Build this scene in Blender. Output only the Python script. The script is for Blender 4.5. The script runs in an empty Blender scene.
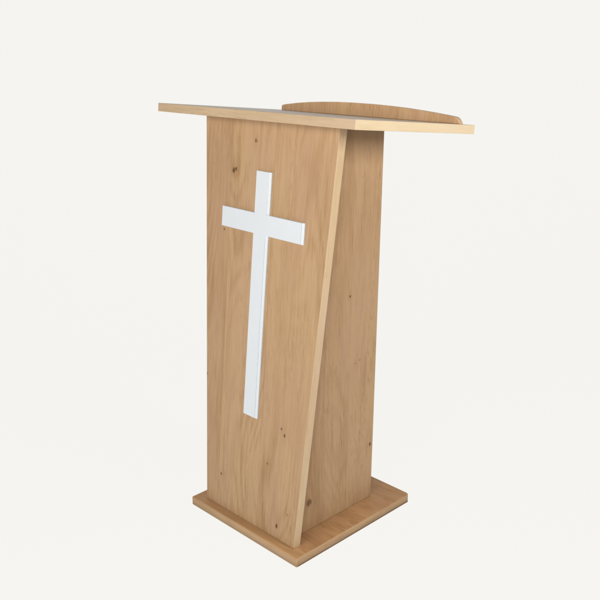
import bpy, bmesh, math
from mathutils import Vector, Matrix

# ------------------------------------------------------------------ camera, world, lamps, exposure
S = bpy.context.scene
COL = S.collection
R = math.radians

CAM = Vector((1.5553, -1.3047, 1.3063))
YAW, PITCH = 0.79155, 0.29834
cd = bpy.data.cameras.new('camera')
cd.sensor_width = 36.0
cd.lens = 833.2 / 600.0 * 36.0
cd.shift_x = -0.232 / 600.0
cd.shift_y = -1.479 / 600.0
cd.clip_start, cd.clip_end = 0.05, 200.0
cam = bpy.data.objects.new('camera', cd)
COL.objects.link(cam)
cam.location = CAM
cam.rotation_euler = (math.pi / 2 - PITCH, 0.0, YAW)
S.camera = cam

W = bpy.data.worlds.new("World")
S.world = W
W.use_nodes = True
W.node_tree.nodes['Background'].inputs['Color'].default_value = (0.95, 0.97, 1.0, 1)
W.node_tree.nodes['Background'].inputs['Strength'].default_value = 0.06

def area(name, loc, target, size_x, size_y, power, color):
    l = bpy.data.lights.new(name, 'AREA')
    l.shape = 'RECTANGLE'
    l.size, l.size_y = size_x, size_y
    l.energy = power
    l.color = color
    o = bpy.data.objects.new(name, l)
    COL.objects.link(o)
    o.location = loc
    o.rotation_euler = (Vector(target) - Vector(loc)).to_track_quat('-Z', 'Y').to_euler()
    return o

area('softbox', (0.38, -1.85, 1.30), (0.0, 0.10, 1.02), 1.3, 0.8, 37.0, (1.0, 0.965, 0.92))
area('front_softbox', (1.80, -1.78, 1.52), (0.1, 0.2, 0.95), 0.55, 0.7, 37.0, (1.0, 0.965, 0.92))
area('side_softbox', (2.1, 0.55, 1.62), (0.16, 0.34, 0.9), 0.5, 0.6, 34.0, (1.0, 0.96, 0.91))

S.view_settings.view_transform = 'Standard'
S.view_settings.look = 'None'
S.view_settings.exposure = 0.0
S.view_settings.gamma = 1.0
S.render.film_transparent = False
S.cycles.max_bounces = 8
S.cycles.diffuse_bounces = 5

# ------------------------------------------------------------------ node helpers
class G:
    """tiny expression builder over a material node tree"""
    def __init__(self, name):
        m = bpy.data.materials.new(name)
        m.use_nodes = True
        self.m, self.t = m, m.node_tree
        self.t.nodes.clear()
    def n(self, kind, **props):
        nd = self.t.nodes.new(kind)
        for k, v in props.items():
            setattr(nd, k, v)
        return nd
    def put(self, sock, v):
        if isinstance(v, bpy.types.NodeSocket):
            self.t.links.new(v, sock)
        else:
            sock.default_value = v
    def math(self, op, a, b=0.0, c=None, clamp=False):
        nd = self.n('ShaderNodeMath', operation=op, use_clamp=clamp)
        self.put(nd.inputs[0], a)
        self.put(nd.inputs[1], b)
        if c is not None:
            self.put(nd.inputs[2], c)
        return nd.outputs[0]
    def add(self, a, b): return self.math('ADD', a, b)
    def sub(self, a, b): return self.math('SUBTRACT', a, b)
    def mul(self, a, b): return self.math('MULTIPLY', a, b)
    def vec(self, x, y, z):
        nd = self.n('ShaderNodeCombineXYZ')
        for i, v in enumerate((x, y, z)):
            self.put(nd.inputs[i], v)
        return nd.outputs[0]
    def noise(self, v, scale=1.0, detail=2.0, rough=0.5):
        nd = self.n('ShaderNodeTexNoise', noise_dimensions='3D')
        self.put(nd.inputs['Vector'], v)
        self.put(nd.inputs['Scale'], scale)
        self.put(nd.inputs['Detail'], detail)
        self.put(nd.inputs['Roughness'], rough)
        return nd.outputs['Fac']
    def smooth(self, v, lo, hi, a=0.0, b=1.0):
        nd = self.n('ShaderNodeMapRange', interpolation_type='SMOOTHSTEP')
        self.put(nd.inputs['Value'], v)
        self.put(nd.inputs['From Min'], lo)
        self.put(nd.inputs['From Max'], hi)
        self.put(nd.inputs['To Min'], a)
        self.put(nd.inputs['To Max'], b)
        return nd.outputs['Result']
    def mix(self, f, a, b, blend='MIX'):
        nd = self.n('ShaderNodeMix', data_type='RGBA', blend_type=blend)
        self.put(nd.inputs['Factor'], f)
        for s, v in ((nd.inputs[6], a), (nd.inputs[7], b)):
            if isinstance(v, tuple):
                v = (v[0], v[1], v[2], 1.0)
            self.put(s, v)
        return nd.outputs[2]

def oak(name, grain='z', light=(0.394, 0.258, 0.140), dark=(0.276, 0.161, 0.076),
        seams=(), tones=(0.0,), knots=(), seed=0.0, across='x', figure=1.0, rough=0.55,
        pore=1.0, seam_strength=0.35):
    """Oiled oak. Object coordinates; u runs across the boards, w along the grain.
    seams: u positions of glue joints, tones: a tone offset per board,
    knots: (u, w, radius_u, radius_w, strength)."""
    g = G(name)
    tc = g.n('ShaderNodeTexCoord')
    sp = g.n('ShaderNodeSeparateXYZ')
    g.t.links.new(tc.outputs['Object'], sp.inputs[0])
    ax = {'x': sp.outputs[0], 'y': sp.outputs[1], 'z': sp.outputs[2]}
    u0, w0 = ax[across], ax[grain]
    d0 = ax[[k for k in 'xyz' if k not in (grain, across)][0]]
    # which board
    board = None
    tone = tones[0]
    line = None
    for i, s in enumerate(seams):
        st = g.math('GREATER_THAN', u0, s)
        board = st if board is None else g.add(board, st)
        tone = g.add(tone, g.mul(st, tones[i + 1] - tones[i]))
        l = g.smooth(g.math('ABSOLUTE', g.sub(u0, s)), 0.0003, 0.0011, 1.0, 0.0)
        line = l if line is None else g.math('MAXIMUM', line, l)
    off = seed if board is None else g.add(seed, g.mul(board, 3.71))
    # grain bends round the knots
    u = u0
    mask = None
    halo = None
    for (ku, kw, ru, rw, ks) in knots:
        du, dw = g.sub(u0, ku), g.sub(w0, kw)
        jit = g.noise(g.vec(g.mul(u0, 260.0), ks * 7.1, g.mul(w0, 180.0)), detail=1.5)
        q = g.add(g.math('POWER', g.math('DIVIDE', du, ru), 2.0), g.math('POWER', g.math('DIVIDE', dw, rw), 2.0))
        q = g.add(q, g.mul(g.sub(jit, 0.5), 1.5))
        k = g.mul(g.smooth(q, 0.15, 1.5, 1.0, 0.0), ks)
        mask = k if mask is None else g.math('MAXIMUM', mask, k)
        q2 = g.add(g.math('POWER', g.math('DIVIDE', du, ru * 3.2), 2.0), g.math('POWER', g.math('DIVIDE', dw, rw * 4.5), 2.0))
        bump = g.math('EXPONENT', g.mul(q2, -1.0))
        h = g.mul(bump, ks)
        halo = h if halo is None else g.math('MAXIMUM', halo, h)
        u = g.sub(u, g.mul(g.mul(du, bump), 0.55))
    # slow waviness of the fibre direction
    wav = g.noise(g.vec(g.mul(u0, 5.0), off, g.mul(w0, 2.2)), detail=2.0)
    u = g.add(u, g.mul(g.sub(wav, 0.5), 0.030))
    uu = g.add(u, g.mul(off, 0.37))
    dd = g.mul(d0, 1.0)
    def N(su, sw, detail=2.0, rough=0.5, o=0.0):
        return g.noise(g.vec(g.mul(uu, su), g.add(g.mul(dd, su * 0.6), o), g.add(g.mul(w0, sw), off)), detail=detail, rough=rough)
    # flat-sawn figure: contour lines of a stretched field
    fld = N(6.0, 1.5, 1.5, 0.45, 1.3)
    ring = g.math('SINE', g.mul(fld, 120.0))
    ring = g.math('POWER', g.add(g.mul(ring, 0.5), 0.5), 1.8)
    amount = g.smooth(N(8.0, 1.6, 2.0, 0.5, 9.0), 0.38, 0.62, 0.10, 1.0)
    ring = g.mul(g.mul(ring, amount), 0.42 * figure)
    fld2 = N(30.0, 3.2, 2.5, 0.5, 4.1)
    streak = g.mul(g.smooth(fld2, 0.33, 0.70), 0.30)
    fib = g.mul(g.smooth(N(190.0, 8.0, 3.0, 0.6, 2.2), 0.3, 0.72), 0.38)
    fine = g.mul(g.smooth(N(560.0, 26.0, 2.0, 0.6, 6.5), 0.35, 0.7), 0.26)
    blotch = g.mul(g.sub(N(11.0, 5.5, 3.0, 0.6, 7.7), 0.5), 0.60)
    por = g.smooth(N(620.0, 34.0, 1.0, 0.5, 3.3), 0.60, 0.68)
    porgate = g.smooth(N(36.0, 3.0, 2.0, 0.5, 5.0), 0.45, 0.62)
    por = g.mul(g.mul(por, porgate), 0.85 * pore)
    f = g.add(g.add(g.add(ring, streak), g.add(fib, fine)), g.add(g.add(blotch, por), tone))
    if halo is not None:
        f = g.add(f, g.mul(halo, 0.32))
    f = g.math('ADD', f, -0.24, clamp=True)
    c = g.mix(f, light, dark)
    # a little pinkish-grey drift between fibres
    hue = g.smooth(N(14.0, 2.6, 3.0, 0.55, 8.8), 0.40, 0.68)
    c = g.mix(g.mul(hue, 0.35), c, (light[0] * 0.97, light[1] * 0.93, light[2] * 1.12))
    if line is not None:
        brk = g.smooth(g.noise(g.vec(off, 2.0, g.mul(w0, 7.0)), detail=2.0), 0.35, 0.6, 0.35, 1.0)
        c = g.mix(g.mul(g.mul(line, brk), seam_strength), c, (dark[0] * 0.55, dark[1] * 0.48, dark[2] * 0.42))
    if mask is not None:
        c = g.mix(mask, c, (0.075, 0.034, 0.013))
    b = g.n('ShaderNodeBsdfPrincipled')
    g.put(b.inputs['Base Color'], c)
    g.put(b.inputs['Roughness'], g.math('ADD', g.mul(f, 0.12), rough))
    b.inputs['IOR'].default_value = 1.42
    b.inputs['Specular IOR Level'].default_value = 0.38
    hgt = g.add(g.mul(fib, -0.5), g.mul(por, -1.6))
    if line is not None:
        hgt = g.sub(hgt, g.mul(line, 0.5))
    bp = g.n('ShaderNodeBump')
    bp.inputs['Strength'].default_value = 0.25
    bp.inputs['Distance'].default_value = 0.0006
    g.put(bp.inputs['Height'], hgt)
    g.t.links.new(bp.outputs[0], b.inputs['Normal'])
    o = g.n('ShaderNodeOutputMaterial')
    g.t.links.new(b.outputs[0], o.inputs['Surface'])
    return g.m

# ------------------------------------------------------------------ materials
FRONT_KNOTS = [
    (-0.1225, 0.9650, 0.0053, 0.0080, 0.92), (-0.1130, 0.9690, 0.0043, 0.0057, 0.87),
    (-0.0420, 1.0485, 0.0034, 0.0057, 0.78), (-0.0370, 1.0470, 0.0027, 0.0039, 0.55),
    (-0.1514, 0.8046, 0.0027, 0.0036, 0.83), (-0.1224, 0.1010, 0.0033, 0.0049, 0.87),
    (0.0650, 0.2018, 0.0027, 0.0034, 0.74), (0.1112, 0.3167, 0.0031, 0.0042, 0.78),
    (0.1237, 0.3019, 0.0033, 0.0052, 0.87), (0.1140, 0.0379, 0.0047, 0.0074, 0.92),
    (0.1509, 0.0862, 0.0034, 0.0038, 0.41), (-0.2020, 0.3813, 0.0027, 0.0045, 0.83),
]
SIDE_KNOTS = [
    (0.118, 0.111, 0.0107, 0.0113, 0.74), (0.366, 0.199, 0.0048, 0.0062, 0.92),
    (0.263, 0.667, 0.0033, 0.0039, 0.87), (0.309, 0.475, 0.0037, 0.0032, 0.41),
    (0.290, 0.470, 0.0029, 0.0028, 0.37), (0.300, 0.980, 0.0029, 0.0028, 0.18),
]
M_FRONT = oak('oak_front', 'z', seams=(-0.133, 0.034), tones=(0.22, -0.08, 0.03), knots=FRONT_KNOTS, seed=2.3)
M_SIDE = oak('oak_side', 'z', across='y', seams=(0.172, 0.268), tones=(0.30, 0.06, -0.12), knots=SIDE_KNOTS, seed=11.4, figure=0.5,  # front board darkened, rear lightened: shading behind the front panel painted in
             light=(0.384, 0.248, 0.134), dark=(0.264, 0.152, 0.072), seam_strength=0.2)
M_INNER = oak('oak_other_side', 'z', across='y', seams=(0.15, 0.30), tones=(0.0, 0.06, 0.02), seed=23.0)
M_TOP = oak('oak_top', 'x', across='y', seams=(0.16, 0.31), tones=(0.0, 0.05, -0.03), seed=31.0, light=(0.408, 0.274, 0.153), rough=0.27)
M_EDGE_X = oak('oak_edge_long', 'x', across='z', light=(0.440, 0.331, 0.210), dark=(0.350, 0.244, 0.142), seed=41.0, figure=0.5)
M_EDGE_Y = oak('oak_edge_short', 'y', across='z', light=(0.59, 0.480, 0.320), dark=(0.52, 0.405, 0.250), seed=47.0, figure=0.4, pore=0.5)  # pale edge wood, lightened further to paint in light from the right
M_EDGE_Z = oak('oak_edge_upright', 'z', across='y', light=(0.50, 0.372, 0.225), dark=(0.40, 0.282, 0.155), seed=53.0, figure=0.4, pore=0.6)  # pale edge wood, its colour also raised as though lit from the right
M_BASE = oak('oak_base', 'x', across='y', seams=(0.145, 0.33), tones=(0.04, 0.0, 0.08), seed=61.0,
             light=(0.413, 0.243, 0.113), dark=(0.273, 0.140, 0.058), seam_strength=0.2)
M_BASE_EDGE_X = oak('oak_base_edge_long', 'x', across='z', light=(0.394, 0.256, 0.134), dark=(0.289, 0.169, 0.077), seed=67.0, figure=0.5)
M_BASE_EDGE_Y = oak('oak_base_edge_short', 'y', across='z', light=(0.394, 0.256, 0.134), dark=(0.289, 0.169, 0.077), seed=71.0, figure=0.5)
M_STOP = oak('oak_stop', 'z', across='x', light=(0.64, 0.420, 0.232), dark=(0.44, 0.250, 0.110), seed=79.0, figure=0.7)
M_STOP_TOP = oak('oak_stop_top', 'x', across='y', light=(0.536, 0.371, 0.220), dark=(0.412, 0.261, 0.130), seed=83.0, figure=0.5)

def painted_white():
    g = G('white_lacquer')
    tc = g.n('ShaderNodeTexCoord')
    n = g.noise(tc.outputs['Object'], 30.0, 3.0)
    c = g.mix(n, (0.535, 0.572, 0.612), (0.565, 0.60, 0.636))
    b = g.n('ShaderNodeBsdfPrincipled')
    g.put(b.inputs['Base Color'], c)
    b.inputs['Roughness'].default_value = 0.38
    bp = g.n('ShaderNodeBump')
    bp.inputs['Strength'].default_value = 0.06
    bp.inputs['Distance'].default_value = 0.0004
    g.put(bp.inputs['Height'], g.noise(tc.outputs['Object'], 700.0, 2.0))
    g.t.links.new(bp.outputs[0], b.inputs['Normal'])
    o = g.n('ShaderNodeOutputMaterial')
    g.t.links.new(b.outputs[0], o.inputs['Surface'])
    return g.m
M_WHITE = painted_white()

def brown_edge_shade():  # dark brown standing in for shade below the base edge
    g = G('brown_edge_shade')
    tc = g.n('ShaderNodeTexCoord')
    c = g.mix(g.noise(tc.outputs['Object'], 180.0, 3.0), (0.12, 0.060, 0.027), (0.19, 0.10, 0.048))
    b = g.n('ShaderNodeBsdfPrincipled')
    g.put(b.inputs['Base Color'], c)
    b.inputs['Roughness'].default_value = 0.9
    o = g.n('ShaderNodeOutputMaterial')
    g.t.links.new(b.outputs[0], o.inputs['Surface'])
    return g.m
M_EDGE_SHADE = brown_edge_shade()

def glowing_white():
    """plain off-white ground; added emission keeps it even and hides contact shadows"""
    g = G('glowing_off_white')
    b = g.n('ShaderNodeBsdfPrincipled')
    b.inputs['Base Color'].default_value = (0.03, 0.03, 0.03, 1)
    b.inputs['Roughness'].default_value = 1.0
    b.inputs['Specular IOR Level'].default_value = 0.0
    b.inputs['Emission Color'].default_value = (0.888, 0.880, 0.848, 1)
    b.inputs['Emission Strength'].default_value = 1.0
    o = g.n('ShaderNodeOutputMaterial')
    g.t.links.new(b.outputs[0], o.inputs['Surface'])
    return g.m

# ------------------------------------------------------------------ mesh helpers
def link(name, bm, mats, parent=None):
    me = bpy.data.meshes.new(name)
    bmesh.ops.recalc_face_normals(bm, faces=bm.faces[:])
    bm.to_mesh(me)
    bm.free()
    for m in (mats if isinstance(mats, (list, tuple)) else [mats]):
        me.materials.append(m)
    o = bpy.data.objects.new(name, me)
    COL.objects.link(o)
    if parent:
        o.parent = parent
    return o

def prism(pts_a, pts_b):
    """closed solid between two equal-length loops of points"""
    bm = bmesh.new()
    a = [bm.verts.new(p) for p in pts_a]
    b = [bm.verts.new(p) for p in pts_b]
    bm.faces.new(a)
    bm.faces.new(b[::-1])
    n = len(a)
    for i in range(n):
        bm.faces.new((a[i], a[(i + 1) % n], b[(i + 1) % n], b[i]))
    bmesh.ops.recalc_face_normals(bm, faces=bm.faces[:])
    return bm

def soften(bm, w, seg=2):
    bmesh.ops.bevel(bm, geom=[e for e in bm.edges if len(e.link_faces) == 2 and e.calc_face_angle(0) > 0.3],
                    offset=w, offset_type='OFFSET', segments=seg, profile=0.5, affect='EDGES', clamp_overlap=True)
    return bm

def paint(bm, rule):
    """material slot per face from its normal"""
    bm.normal_update()
    for f in bm.faces:
        f.material_index = rule(f.normal)

# ------------------------------------------------------------------ setting: the plain pale sweep
def build_backdrop():
    right = Vector((math.cos(YAW), math.sin(YAW), 0))
    fwd = Vector((-math.sin(YAW), math.cos(YAW), 0))
    c = Vector((0, 0.2, 0))
    prof = [(-1.75, 0.0), (1.3, 0.0)]
    r = 0.8
    for k in range(1, 17):
        t = k / 16 * math.pi / 2
        prof.append((1.3 + r * math.sin(t), r - r * math.cos(t)))
    prof.append((1.3 + r, 2.8))
    bm = bmesh.new()
    rows = []
    for s in (-3.2, 3.2):
        rows.append([bm.verts.new(c + right * s * (1.0 + 0.62 * (a + 1.75) / 3.85) + fwd * a + Vector((0, 0, z))) for a, z in prof])
    for i in range(len(prof) - 1):
        bm.faces.new((rows[0][i], rows[1][i], rows[1][i + 1], rows[0][i + 1]))
    for f in bm.faces:
        f.smooth = True
    o = link('backdrop', bm, glowing_white())
    # normals towards the lectern
    if o.data.polygons[0].normal.z < 0:
        o.data.flip_normals()
    o['kind'] = 'structure'
    o['label'] = 'plain off-white backdrop with added glow, under and behind the lectern'
    return o
build_backdrop()

# ------------------------------------------------------------------ the lectern
root = bpy.data.objects.new('lectern', None)
COL.objects.link(root)
root['label'] = 'pale oak church lectern with white cross on its slanted front and tilted top'
root['category'] = 'lectern'

BW, BD, TB = 0.2214, 0.470, 0.0246             # base half width, depth, thickness
PB, Y0, PT, Y1, ZT = 0.1823, 0.0259, 0.2445, 0.1196, 1.1209   # front panel
TP = 0.0250
TW, TY0, TY1, TT, SLOPE = 0.3573, 0.0448, 0.4916, 0.0221, 0.09215
H = 1.15
LEAN = math.atan2(Y1 - Y0, ZT - TB)
LEN = math.hypot(Y1 - Y0, ZT - TB)

# base: slab with a rounded upper rim and softened corners, with a thin dark sheet painting shade under its right edge
SHADE_TOP = 0.0028
def build_base():
    def corner_loop(inset=0.0):
        pts = []
        f, b = 0.0040, 0.0120                   # the two rear corners are rounded off more
        for cx, cy, a0, r in ((BW - f, f, -90, f), (BW - b, BD - b, 0, b), (-BW + b, BD - b, 90, b), (-BW + f, f, 180, f)):
            for k in range(5):
                a = R(a0 + k * 22.5)
                pts.append((cx + (r - inset) * math.cos(a), cy + (r - inset) * math.sin(a)))
        return pts
    rim = 0.0036
    bm = bmesh.new()
    levels = [(0.0, 0.0)] + [(rim * (1 - math.cos(t)), TB - rim + rim * math.sin(t)) for t in [R(v) for v in (0, 22.5, 45, 67.5, 90)]]
    loops = [[bm.verts.new((x, y, z)) for x, y in corner_loop(ins)] for ins, z in levels]
    n = len(loops[0])
    for a, b in zip(loops, loops[1:]):
        for i in range(n):
            bm.faces.new((a[i], a[(i + 1) % n], b[(i + 1) % n], b[i]))
    bm.faces.new(loops[0][::-1])
    bm.faces.new(loops[-1])
    for f in bm.faces:
        f.smooth = len(f.verts) == 4
    bm.normal_update()
    def rule(nn):
        if abs(nn.z) > 0.6: return 0
        return 1 if abs(nn.y) > abs(nn.x) else 2
    paint(bm, rule)
    b = link('base', bm, [M_BASE, M_BASE_EDGE_X, M_BASE_EDGE_Y], root)
    x0, x1, y0, y1 = -BW + 0.008, BW + 0.0005, 0.006, BD - 0.008
    bm = prism([(x0, y0, 0.0004), (x1, y0, 0.0004), (x1, y1, 0.0004), (x0, y1, 0.0004)],
               [(x0, y0, SHADE_TOP), (x1, y0, SHADE_TOP), (x1, y1, SHADE_TOP), (x0, y1, SHADE_TOP)])
    link('shade_sheet', bm, M_EDGE_SHADE, b)
build_base()

# front panel, in its own frame: x across, z up the slope, -y outwards
def build_front():
    top_drop = math.tan(SLOPE + LEAN) * TP      # top edge follows the underside of the sloping top
    bot_rise = -math.tan(LEAN) * TP
    k = (PT - PB) / LEN
    def ring(y, z0, z1):
        return [(-PB - k * z0, y, z0), (PB + k * z0, y, z0), (PB + k * z1, y, z1), (-PB - k * z1, y, z1)]
    bm = prism(ring(0, 0, LEN), ring(TP, bot_rise, LEN - top_drop))
    foot = [e for e in bm.edges if all(v.co.z < 0.004 for v in e.verts)]
    bmesh.ops.bevel(bm, geom=foot, offset=0.0022, offset_type='OFFSET', segments=1, affect='EDGES')
    soften(bm, 0.0011, 2)
    def rule(n):
        return 1 if abs(n.x) > 0.75 else 0
    paint(bm, rule)
    o = link('front_panel', bm, [M_FRONT, M_EDGE_Z], root)
    o.location = (0, Y0, TB)
    o.rotation_euler = (-LEAN, 0, 0)
    return o
build_front()

def under(y):                                   # underside of the sloping top at depth y
    return H - math.tan(SLOPE) * (y - TY0) - TT / math.cos(SLOPE)

# side panels: upright back edge, front edge meets the back of the slanted front
SB, ST, SY, STHICK = 0.1480, 0.1605, 0.3775, 0.022
def build_side(sign, mat):
    gap = TP / math.cos(LEAN)
    yb, yt = Y0 + gap + 0.0004, Y1 + gap + 0.0004
    quad = [(yb, TB), (SY, TB), (SY, under(SY) - 0.0002), (yt, under(yt) - 0.0002)]
    def xo(z): return SB + (ST - SB) * (z - TB) / (1.1 - TB)
    outer = [(sign * xo(z), y, z) for y, z in quad]
    inner = [(sign * (xo(z) - STHICK), y, z) for y, z in quad]
    bm = prism(outer, inner)
    foot = [e for e in bm.edges if all(v.co.z < TB + 0.001 for v in e.verts)]
    bmesh.ops.bevel(bm, geom=foot, offset=0.0020, offset_type='OFFSET', segments=1, affect='EDGES')
    soften(bm, 0.0009, 2)
    paint(bm, lambda n: 1 if abs(n.y) > 0.75 else 0)
    return link('side_panel', bm, [mat, M_EDGE_Z], root)
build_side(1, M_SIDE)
build_side(-1, M_INNER)

# reading top, tilted towards the reader; local frame: x across, y down the slope, z out of the surface
top_frame = Matrix.Translation((0, TY0, H)) @ Matrix.Rotation(-SLOPE, 4, 'X')
TD = (TY1 - TY0) / math.cos(SLOPE)
def build_top():
    loop = [(-TW, 0), (TW, 0), (TW, TD), (-TW, TD)]
    bm = prism([(x, y, -TT) for x, y in loop], [(x, y, 0.0) for x, y in loop])
    soften(bm, 0.0008, 2)
    def rule(n):
        if abs(n.z) > 0.75: return 0
        return 1 if abs(n.y) > abs(n.x) else 2
    paint(bm, rule)
    o = link('reading_top', bm, [M_TOP, M_EDGE_X, M_EDGE_Y], root)
    o.matrix_local = top_frame
build_top()

# book stop along the lower edge, its top cut as a long shallow arc
SW = 0.3255
STOP_PROFILE = [(-SW, 0.0), (0.3225, 0.0), (0.3205, 0.0040), (0.3160, 0.0105), (0.3110, 0.0145), (0.3045, 0.0170), (0.285, 0.0192), (0.25, 0.0226),
                (0.20, 0.0268), (0.14, 0.0308), (0.08, 0.0333), (0.02, 0.0347), (-0.04, 0.0350), (-0.10, 0.0340), (-0.16, 0.0315), (-0.21, 0.0283),
                (-0.26, 0.0236), (-0.31, 0.0172), (-0.3225, 0.0148), (-SW, 0.0115)]
def build_stop():
    y0, y1 = TD - 0.0185, TD - 0.0006
    bm = prism([(x, y0, z) for x, z in STOP_PROFILE], [(x, y1, z) for x, z in STOP_PROFILE])
    soften(bm, 0.0007, 2)
    paint(bm, lambda n: 0 if abs(n.y) > 0.6 else 1)
    o = link('book_stop', bm, [M_STOP, M_STOP_TOP], root)
    o.matrix_local = top_frame @ Matrix.Translation((0, 0, 0.0002))
build_stop()

# the cross: a plate with a second, slightly narrower plate on it, leaving a ledge along the edges facing right
def build_cross():
    wv, ar, CUT = 0.0295, 0.1570, 0.0050
    top, ah, bot = 0.1345, 0.0270, -0.5240
    LEDGE = 0.0072
    def outline(i, e):
        wl, wr, al, arr = wv - i - CUT, wv - i - e, ar - i - CUT, ar - i - e
        return [(-wl, bot + i), (wr, bot + i), (wr, -ah + i), (arr, -ah + i), (arr, ah - i), (wr, ah - i),
                (wr, top - i), (-wl, top - i), (-wl, ah - i), (-al, ah - i), (-al, -ah + i), (-wl, -ah + i)]
    levels = [(0.0, 0.0, 0.0), (0.0, 0.0, 0.0034), (0.0004, 0.0003, 0.0040), (0.0004, LEDGE, 0.0060), (0.0004, LEDGE + 0.0001, 0.0044),
              (0.0004, LEDGE + 0.0011, 0.0044), (0.0004, LEDGE + 0.0012, 0.0060), (0.0008, LEDGE + 0.0015, 0.0064)]
    bm = bmesh.new()
    loops = [[bm.verts.new((x, -h, z)) for x, z in outline(i, e)] for i, e, h in levels]
    n = 12
    for a, b in zip(loops, loops[1:]):
        for i in range(n):
            vs = (a[i], a[(i + 1) % n], b[(i + 1) % n], b[i])
            f = bm.faces.new(vs)
    bmesh.ops.remove_doubles(bm, verts=bm.verts[:], dist=1e-6)
    bm.faces.new([v for v in loops[0]])
    bm.faces.new([v for v in loops[-1]])
    o = link('cross', bm, M_WHITE, root)
    o['label'] = 'flat white cross mounted on the slanted wooden front'
    m = Matrix.Translation((0, Y0, TB)) @ Matrix.Rotation(-LEAN, 4, 'X')
    o.matrix_local = m @ Matrix.Translation((-0.0035, -0.0003, 0.8400)) @ Matrix.Rotation(R(0.62), 4, 'Y')
build_cross()
